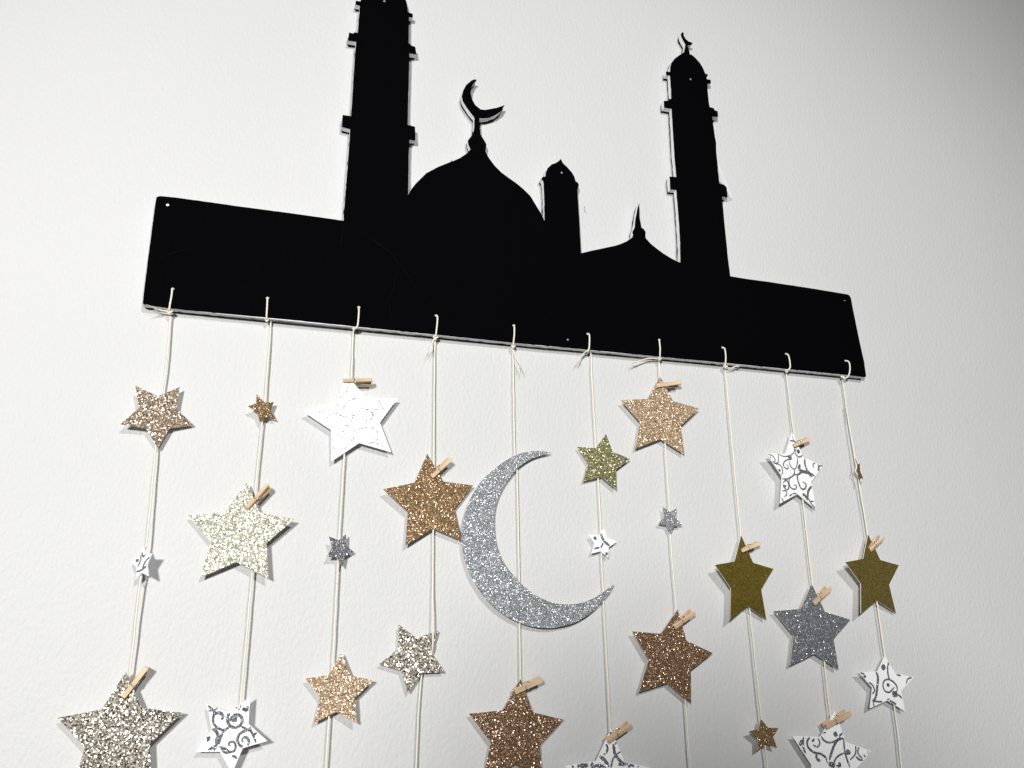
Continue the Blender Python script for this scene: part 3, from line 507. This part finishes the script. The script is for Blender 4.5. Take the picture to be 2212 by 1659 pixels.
def fan(outline, N, d0, d1, bend, rag=0.0):
    """star plate: outline of (u, v) in units; d0 back, d1 front height along the normal"""
    n = len(outline)
    # split each edge in two so the cut edge is never perfectly straight
    edge = []
    for i in range(n):
        a, b = Vector(outline[i]), Vector(outline[(i + 1) % n])
        m = max(2, int((b - a).length / 2.2))
        for j in range(m):
            p = a.lerp(b, j / m)
            if j and rag:
                p = p + Vector((noise.noise(Vector((p.x, p.y, 3.1))), noise.noise(Vector((p.x, p.y, 8.4))))) * rag
            edge.append(p)
    E = len(edge)
    vs, fs = [], []
    for d in (d1, d0):
        vs.append((0.0, 0.0, d + bend(0, 0)))
        for r in range(1, N + 1):
            for p in edge:
                q = p * (r / N)
                vs.append((q.x, q.y, d + bend(q.x, q.y)))
    half = 1 + N * E
    def vid(s, r, i): return s * half + (0 if r == 0 else 1 + (r - 1) * E + i % E)
    for s in (0, 1):
        for i in range(E):
            t = (vid(s, 0, 0), vid(s, 1, i), vid(s, 1, i + 1))
            fs.append(t if s == 1 else t[::-1])
            for r in range(1, N):
                t = (vid(s, r, i), vid(s, r + 1, i), vid(s, r + 1, i + 1), vid(s, r, i + 1))
                fs.append(t if s == 1 else t[::-1])
    for i in range(E):
        t = (vid(0, N, i), vid(0, N, i + 1), vid(1, N, i + 1), vid(1, N, i))
        fs.append(t[::-1])
    return [(x * U, y * U, z * U) for x, y, z in vs], fs

def inside(p, poly):
    c = False
    n = len(poly)
    for i in range(n):
        x1, y1 = poly[i]; x2, y2 = poly[(i + 1) % n]
        if (y1 > p[1]) != (y2 > p[1]) and p[0] < (x2 - x1) * (p[1] - y1) / (y2 - y1) + x1:
            c = not c
    return c

def ribbon(stroke, poly, bend, h, seed):
    w, pts = stroke
    P3 = spline([Vector((x, y, 0)) for x, y in pts], 0.35)
    n = len(P3)
    vs, fs = [], []
    L = []
    for i in range(n):
        t = (P3[min(i + 1, n - 1)] - P3[max(i - 1, 0)]).normalized()
        s = Vector((-t.y, t.x, 0))
        f = i / max(1, n - 1)
        end = min(1.0, 0.45 + 4 * min(f, 1 - f))
        ww = w * 0.66 * end * (1 + 0.3 * noise.noise(P3[i] * 1.6 + Vector((seed, 0, 0))))
        L.append((P3[i] + s * ww, P3[i] - s * ww))
    for i in range(n - 1):
        q = [L[i][0], L[i + 1][0], L[i + 1][1], L[i][1]]
        if all(inside((a.x, a.y), poly) for a in q):
            k = len(vs)
            for a in q: vs.append((a.x * U, a.y * U, (h + bend(a.x, a.y)) * U))
            fs.append((k, k + 1, k + 2, k + 3))
    return vs, fs

STAR_INFO = {
 '1a': ('rose', 'medium beige champagne glitter star, point down, at the top of the leftmost string'),
 '1b': ('white', 'small white scroll printed star twisted sideways on the leftmost string'),
 '1c': ('mixed', 'large coarse champagne silver glitter star at the lower left corner, cut by the frame'),
 '2a': ('copper', 'tiny copper glitter star above the large pale gold star'),
 '2b': ('pale', 'large pale gold glitter star on the second string, below the tiny copper star'),
 '2c': ('white', 'medium white scroll star at the bottom left, right of the coarse champagne star'),
 '3a': ('lit_swirl', 'large bright white star with faint silver scrolls under the board, a level clothespin on top'),
 '3b': ('grey', 'tiny dark silver star below the large bright white star'),
 '3c': ('gold', 'medium copper gold glitter star low on the third string, under the tiny dark silver star'),
 '4a': ('copper', 'large copper glitter star touching the left edge of the silver crescent moon'),
 '4b': ('mixed', 'medium pale champagne star with the string crossing its arm, lower left of the moon'),
 '5b': ('brown', 'large copper glitter star hanging below the silver crescent moon'),
 '6a': ('olive', 'medium olive gold glitter star above the open side of the moon'),
 '6b': ('white', 'tiny white star with silver marks inside the curve of the moon'),
 '6c': ('white', 'large white scroll star at the bottom centre edge, mostly cut off by the frame'),
 '7a': ('gold', 'large warm gold glitter star close under the middle right of the board'),
 '7b': ('silver', 'tiny bright silver star, point down, below the large warm gold star'),
 '7c': ('brown', 'large copper glitter star right of the lower tip of the moon'),
 '8a': ('bronze', 'large dark olive bronze star, the left one of the two'),
 '8b': ('copper', 'tiny copper star below the left dark olive bronze star, near the bottom edge'),
 '9a': ('white', 'large white star with dark curling scrolls under the right end of the board'),
 '9b': ('grey', 'large dark silver glitter star between the two dark olive bronze stars'),
 '9c': ('white', 'large white scroll star at the bottom right, in the shade, cut by the frame'),
 '10a': ('edge', 'tiny copper star seen nearly edge on near the top of the rightmost string'),
 '10b': ('bronze', 'large dark olive bronze star on the rightmost string'),
 '10c': ('white', 'medium white scroll star at the lower end of the rightmost string'),
}
star_obj = {}
for key, (pos, phi, th, outline, strokes) in STARS.items():
    kind, label = STAR_INFO[key]
    u, v, n = basis(phi, th)
    rs = random.Random(hash(key) % 1000 if False else sum(ord(c) * 31 for c in key))
    ka, kb, kc = rs.uniform(-1, 1), rs.uniform(-1, 1), rs.uniform(-1, 1)
    Rm = max(Vector(p).length for p in outline)
    amp = 0.9 if Rm > 25 else 0.5
    def bend(x, y, ka=ka, kb=kb, kc=kc, Rm=Rm, amp=amp):
        return amp * (ka * x * x + kb * y * y + kc * x * y) / (Rm * Rm)
    printed = kind in ('white', 'lit_swirl')
    card_t = 0.55
    vs, fs = fan(outline, 4, -card_t, 0.0, bend)
    nm = 'scroll_star' if printed else 'glitter_star'
    o = link(nm, mesh(nm, vs, fs), M_CARD if printed else M_CARDEDGE)
    o.matrix_world = Matrix.Translation(P(*pos)) @ Matrix((u, v, n)).transposed().to_4x4()
    tag(o, label, 'paper star', 'paper stars hanging on the strings')
    star_obj[key] = o
    if printed:
        vs, fs = [], []
        for si, st in enumerate(strokes):
            a, b = ribbon(st, outline, bend, 0.035 + 0.004 * (si % 8), si * 3.3)
            k = len(vs)
            vs += a; fs += [tuple(i + k for i in f) for f in b]
        if vs:
            link('scroll_print', mesh('scroll_print', vs, fs), GL['lit_swirl' if kind == 'lit_swirl' else 'swirl'], o)
    else:
        vs, fs = fan(outline, 4, 0.01, 0.28, bend, 0.10)
        link('glitter_face', mesh('glitter_face', vs, fs), GL[kind], o)

# ------------------------------------------------------------------ crescent moon
def moon():
    def res(pts, n):
        pts = [Vector((x, z, 0)) for x, z in pts]
        sp = spline(pts, 1.0)
        acc = [0.0]
        for i in range(1, len(sp)): acc.append(acc[-1] + (sp[i] - sp[i - 1]).length)
        out = []
        j = 0
        for i in range(n + 1):
            t = acc[-1] * i / n
            while j < len(acc) - 2 and acc[j + 1] < t: j += 1
            f = (t - acc[j]) / max(1e-9, acc[j + 1] - acc[j])
            out.append(sp[j].lerp(sp[j + 1], min(1, f)))
        return out
    N = 70
    A, Bn = res(MOON_OUTER, N), res(MOON_INNER, N)
    c = Vector((sum(p.x for p in A) / len(A), sum(p.y for p in A) / len(A), 0))
    def plate(y0, y1, rag):
        vs, fs = [], []
        for d in (y1, y0):
            for i in range(N + 1):
                for p in (A[i], Bn[i]):
                    q = p - c
                    if rag: q = q + Vector((noise.noise(p * 1.3), noise.noise(p * 1.3 + Vector((9, 9, 0))), 0)) * rag
                    curl = 0.9 * math.sin(math.pi * i / N) - 0.9 + 0.5 * (i / N)
                    vs.append((q.x * U, -(d + curl) * U, q.y * U))
        h = 2 * (N + 1)
        for i in range(N):
            a, b, cc, d = 2 * i, 2 * i + 1, 2 * i + 3, 2 * i + 2
            fs.append((a, b, cc, d)); fs.append((h + d, h + cc, h + b, h + a))
            fs.append((a, d, h + d, h + a)); fs.append((b, h + b, h + cc, cc))
        me = mesh('moon', vs, fs)
        bm = bmesh.new(); bm.from_mesh(me); bmesh.ops.remove_doubles(bm, verts=bm.verts, dist=1e-7)
        bmesh.ops.recalc_face_normals(bm, faces=bm.faces); bm.to_mesh(me); bm.free()
        return me
    o = link('crescent_moon', plate(-0.55, 0.0, 0), M_CARDEDGE)
    o.location = P(c.x, -4.7, c.y)
    tag(o, 'large silver glitter crescent moon hanging in the middle, open to the upper right', 'paper moon')
    link('glitter_face', plate(0.01, 0.28, 0.08), GL['silver'], o)
moon()

# ------------------------------------------------------------------ clothespins
PL = 17.2
def arm_mesh():
    """one wooden arm; x from jaw to tail, y away from the paper, z across"""
    prof = [(0.0, 0.15), (0.25, 0.0), (5.2, 0.0), (5.8, 0.35), (7.1, 0.35), (7.6, 0.0), (9.2, 0.0), (PL, 1.05), (PL, 2.05), (PL - 0.5, 2.2),
            (7.45, 1.85), (7.25, 1.35), (6.35, 1.35), (6.15, 1.8), (0.5, 1.65), (0.0, 1.35)]
    w = 1.18
    n = len(prof)
    vs = [(x, y, z) for z in (-w, w) for x, y in prof]
    tris = tessellate_polygon([[Vector((x, y, 0)) for x, y in prof]])
    fs = []
    for t in tris:
        fs.append(tuple(t)); fs.append(tuple(i + n for i in reversed(t)))
    for i in range(n):
        j = (i + 1) % n
        fs.append((i, j, n + j, n + i))
    me = mesh('wooden_arm', [(x * U, y * U, z * U) for x, y, z in vs], fs)
    bm = bmesh.new(); bm.from_mesh(me)
    bmesh.ops.recalc_face_normals(bm, faces=bm.faces)
    bmesh.ops.dissolve_limit(bm, angle_limit=0.02, verts=bm.verts, edges=bm.edges)
    ed = [e for e in bm.edges if e.calc_face_angle(0) > 0.6]
    bmesh.ops.bevel(bm, geom=ed, offset=0.10 * U, segments=1, affect='EDGES')
    bm.to_mesh(me); bm.free()
    return me

def spring_mesh():
    T = 1.72
    pts = []
    tilt = 0.07
    for i in range(9):                                   # across the front groove
        f = i / 8
        pts.append((6.8, T, -1.4 + 2.8 * f))
    pts.append((7.5, 1.5, 1.65))
    for i in range(41):                                  # coil
        a = math.pi * 0.6 - 2 * math.pi * 3.5 * i / 40
        pts.append((9.0 + 0.9 * math.cos(a), 0.15 + 0.9 * math.sin(a), 1.75 - 3.5 * i / 40))
    pts.append((7.5, -1.5, -1.65))
    for i in range(9):
        f = i / 8
        pts.append((6.8, -T, -1.4 + 2.8 * f))
    return tube('spring', spline([Vector(p) * U for p in pts], 0.25 * U), 0.25 * U, 6)

ARM, SPRING = arm_mesh(), spring_mesh()
PEG_LABEL = {
 '1c': 'small wooden clothespin on the top point of the coarse champagne star at lower left',
 '2b': 'small wooden clothespin clipped to the right of the large pale gold star, spring showing',
 '3a': 'small wooden clothespin lying level across the top of the bright white star',
 '4a': 'small wooden clothespin slanting on the copper star left of the moon',
 '5b': 'small wooden clothespin on the copper star below the moon',
 '6c': 'small wooden clothespin on the white star at the bottom centre edge',
 '7a': 'small wooden clothespin nearly level on the warm gold star close under the board',
 '7c': 'small wooden clothespin on the copper star right of the lower moon tip',
 '8a': 'small wooden clothespin on the left dark olive bronze star',
 '9a': 'small wooden clothespin on the white scroll star under the right end of the board',
 '9b': 'small wooden clothespin on the large dark silver star',
 '9c': 'small wooden clothespin on the shaded white scroll star at bottom right',
 '10b': 'small wooden clothespin with spread arms on the rightmost dark olive bronze star',
}
ROLL = {'1c': 6, '2b': -32, '3a': -16, '4a': 14, '5b': 14, '6c': 26, '7a': -8, '7c': 26, '8a': 10, '9a': 10, '9b': 14, '9c': 10, '10b': 34}
def peg(key, a, b, first):
    a, b = Vector(a), Vector(b)
    x = (b - a); L = x.length; x.normalize()
    y = Vector((0, -1, 0)); y = (y - x * y.dot(x)).normalized()
    z = x.cross(y)
    so = STARS[key][0]
    base = a + Vector((0, 1.75, 0))
    M = Matrix.Translation(P(*base)) @ Matrix((x, y, z)).transposed().to_4x4() @ Matrix.Scale(L / PL, 4) @ Matrix.Rotation(math.radians(ROLL[key]), 4, 'X')
    if first is None:
        root = empty('clothespin', (0, 0, 0))
        m1 = link('wooden_arm', ARM, M_WOOD, root); m1.location = (0, 0.12 * U, 0)
        m2 = link('wooden_arm', ARM, M_WOOD, root); m2.location = (0, -0.75 * U, 0); m2.rotation_euler = (math.pi, 0, 0)
        s = link('spring', SPRING, M_STEEL, root); s.location = (0, -0.3 * U, 0)
    else:
        root = first.copy(); COL.objects.link(root)
        for ch in first.children:
            c = ch.copy(); COL.objects.link(c); c.parent = root
    root.matrix_world = M
    tag(root, PEG_LABEL[key], 'clothespin', 'small wooden clothespins holding the stars')
    return root
first = None
for key, (a, b) in PEGS.items():
    r = peg(key, a, b, first)
    first = first or r

# ------------------------------------------------------------------ small things on the wall
fp = spline([P(*p) for p in FIBRE], 0.4 * U)
tag(link('loose_fibre', tube('loose_fibre', fp, 0.16 * U, 5, taper=lambda s: 0.4 + 0.6 * math.sin(math.pi * s)), M_FIBRE),
    'short dark curved fibre stuck to the wall between small turret and small dome', 'fibre')

tp = [Vector(p) for p in TAPE]
def tape():
    c = sum(tp, Vector()) / len(tp)
    vs = [(p - c) * U for p in tp] + [(p - c + Vector((0, -0.25, 0))) * U for p in tp]
    n = len(tp)
    fs = [tuple(range(n)), tuple(n + i for i in reversed(range(n)))] + [(i, (i + 1) % n, n + (i + 1) % n, n + i) for i in range(n)]
    me = mesh('tape_sliver', vs, fs)
    bm = bmesh.new(); bm.from_mesh(me); bmesh.ops.recalc_face_normals(bm, faces=bm.faces); bm.to_mesh(me); bm.free()
    n_ = Nodes('clear_tape'); n_.set(Base_Color=c4((0.85, 0.86, 0.87)), Roughness=0.25, Alpha=0.35)
    o = link('tape_sliver', me, n_.m); o.location = P(*c)
    tag(o, 'sliver of clear tape sticking out beside the right minaret above its lowest bracket', 'tape')
tape()

# ------------------------------------------------------------------ the photographer, whose shadow lies on the wall
def skin(name, verts, edges, radii, mat, root=0, parent=None, sub=2):
    me = mesh(name, [Vector(v) for v in verts], [])
    me = bpy.data.meshes.new(name); me.from_pydata([tuple(v) for v in verts], edges, []); me.update()
    o = bpy.data.objects.new(name, me); COL.objects.link(o)
    sk = o.modifiers.new('skin', 'SKIN'); sk.use_smooth_shade = True
    if not me.skin_vertices: return o
    for i, r in enumerate(radii):
        me.skin_vertices[0].data[i].radius = (r, r) if not isinstance(r, tuple) else r
    me.skin_vertices[0].data[root].use_root = True
    sm = o.modifiers.new('sub', 'SUBSURF'); sm.levels = sub; sm.render_levels = sub
    dg = bpy.context.evaluated_depsgraph_get()
    out = bpy.data.meshes.new_from_object(o.evaluated_get(dg))
    bpy.data.objects.remove(o)
    out.polygons.foreach_set('use_smooth', [True] * len(out.polygons))
    out.name = name
    return link(name, out, mat, parent)

def photographer():
    skin_m = mat_plain('skin_tone', (0.42, 0.26, 0.18), 0.55)
    cloth_m = mat_plain('dark_sweater', (0.05, 0.055, 0.07), 0.9)
    hair_m = mat_plain('dark_hair', (0.02, 0.016, 0.012), 0.6)
    hx, hy, hz = -0.225, -1.12, 1.60
    f = Vector((0.40, 0.92, 0)); s = Vector((0.92, -0.40, 0)); up = Vector((0, 0, 1))
    base = Vector((hx, hy, 0)) - f * 0.06
    def q(a, b, c): return base + s * a + f * b + up * c
    V = [q(0, 0, 0.96), q(0, 0, 1.15), q(0, 0, 1.34), q(0, 0.01, 1.44), q(0, 0.05, 1.55), q(0, 0.065, 1.64),      # pelvis .. head
         q(0.17, 0.0, 1.40), q(0.23, 0.12, 1.24), None, None, q(-0.17, 0.0, 1.40), q(-0.23, 0.12, 1.24), None, None,
         q(0.10, 0, 0.90), q(0.11, 0.01, 0.50), q(0.11, -0.01, 0.09), q(0.12, 0.14, 0.04),
         q(-0.10, 0, 0.90), q(-0.11, 0.01, 0.50), q(-0.11, -0.01, 0.09), q(-0.12, 0.14, 0.04)]
    right = Vector(AX[0][0:1] + AX[1][0:1] + AX[2][0:1]); upv = Vector((AX[0][1], AX[1][1], AX[2][1])); back = Vector((AX[0][2], AX[1][2], AX[2][2]))
    ph = cam.location + back * 0.012 + right * 0.055 - upv * 0.022     # phone centre, lens in its corner
    V[8] = ph + right * 0.10 + back * 0.06 - upv * 0.05; V[9] = ph + right * 0.085 + back * 0.012 - upv * 0.02
    V[12] = ph - right * 0.12 + back * 0.06 - upv * 0.07; V[13] = ph - right * 0.095 + back * 0.03 - upv * 0.045
    E = [(0, 1), (1, 2), (2, 3), (3, 4), (4, 5), (2, 6), (6, 7), (7, 8), (8, 9), (2, 10), (10, 11), (11, 12), (12, 13),
         (0, 14), (14, 15), (15, 16), (16, 17), (0, 18), (18, 19), (19, 20), (20, 21)]
    Rr = [(0.15, 0.11), (0.14, 0.10), (0.16, 0.10), 0.055, 0.085, 0.08, 0.07, 0.045, 0.028, 0.03, 0.07, 0.045, 0.028, 0.03,
          0.085, 0.06, 0.04, 0.035, 0.085, 0.06, 0.04, 0.035]
    root = empty('person', (base.x, base.y, 0))
    tag(root, 'person in a dark sweater behind the camera, casting the soft shade at the lower right', 'person')
    def under(o):
        o.parent = root; o.matrix_parent_inverse = Matrix.Translation(-root.location); return o
    under(skin('body', V, E, Rr, skin_m))
    under(skin('sweater', [V[i] for i in (0, 1, 2, 6, 7, 8, 10, 11, 12)], [(0, 1), (1, 2), (2, 3), (3, 4), (4, 5), (2, 6), (6, 7), (7, 8)],
         [(0.165, 0.125), (0.155, 0.115), (0.175, 0.115), 0.08, 0.056, 0.036, 0.08, 0.056, 0.036], cloth_m))
    under(skin('widened_hair', [q(0, 0.03, 1.66), q(0, -0.02, 1.60), q(0, -0.045, 1.50)], [(0, 1), (1, 2)], [0.115, 0.118, 0.09], hair_m))  # volume added around the head to enlarge the shadow on the wall
    for side in (1, -1):
        hand = V[9] if side == 1 else V[13]
        for k in range(4):
            a = hand + upv * (0.026 - 0.017 * k) + right * (0.004 * side)
            b = a - right * (side * (0.035 - 0.004 * abs(k - 1))) + back * 0.004
            under(skin('finger', [a, a.lerp(b, 0.5) + back * 0.006, b], [(0, 1), (1, 2)], [0.009, 0.0085, 0.0075], skin_m, sub=1))
        a = hand + back * 0.014 - upv * 0.01; b = a - right * side * 0.04 + upv * 0.02
        under(skin('thumb', [a, a.lerp(b, 0.5) + back * 0.006, b], [(0, 1), (1, 2)], [0.011, 0.010, 0.008], skin_m, sub=1))
    # phone: rounded slab with its lens at the camera
    bm = bmesh.new(); bmesh.ops.create_cube(bm, size=1.0)
    for v in bm.verts: v.co = Vector((v.co.x * 0.15, v.co.y * 0.073, v.co.z * 0.008))
    ed = [e for e in bm.edges if abs((e.verts[0].co - e.verts[1].co).z) > 0.004]
    bmesh.ops.bevel(bm, geom=ed, offset=0.010, segments=4, affect='EDGES')
    bmesh.ops.bevel(bm, geom=bm.edges[:], offset=0.0012, segments=1, affect='EDGES')
    me = bpy.data.meshes.new('smartphone'); bm.to_mesh(me); bm.free()
    ph_o = link('smartphone', me, mat_plain('phone_shell', (0.03, 0.03, 0.035), 0.3))
    ph_o.matrix_world = Matrix.Translation(ph) @ Matrix((right, upv, back)).transposed().to_4x4()
    tag(ph_o, 'dark smartphone held up at the viewpoint, outside the picture', 'phone')
photographer()
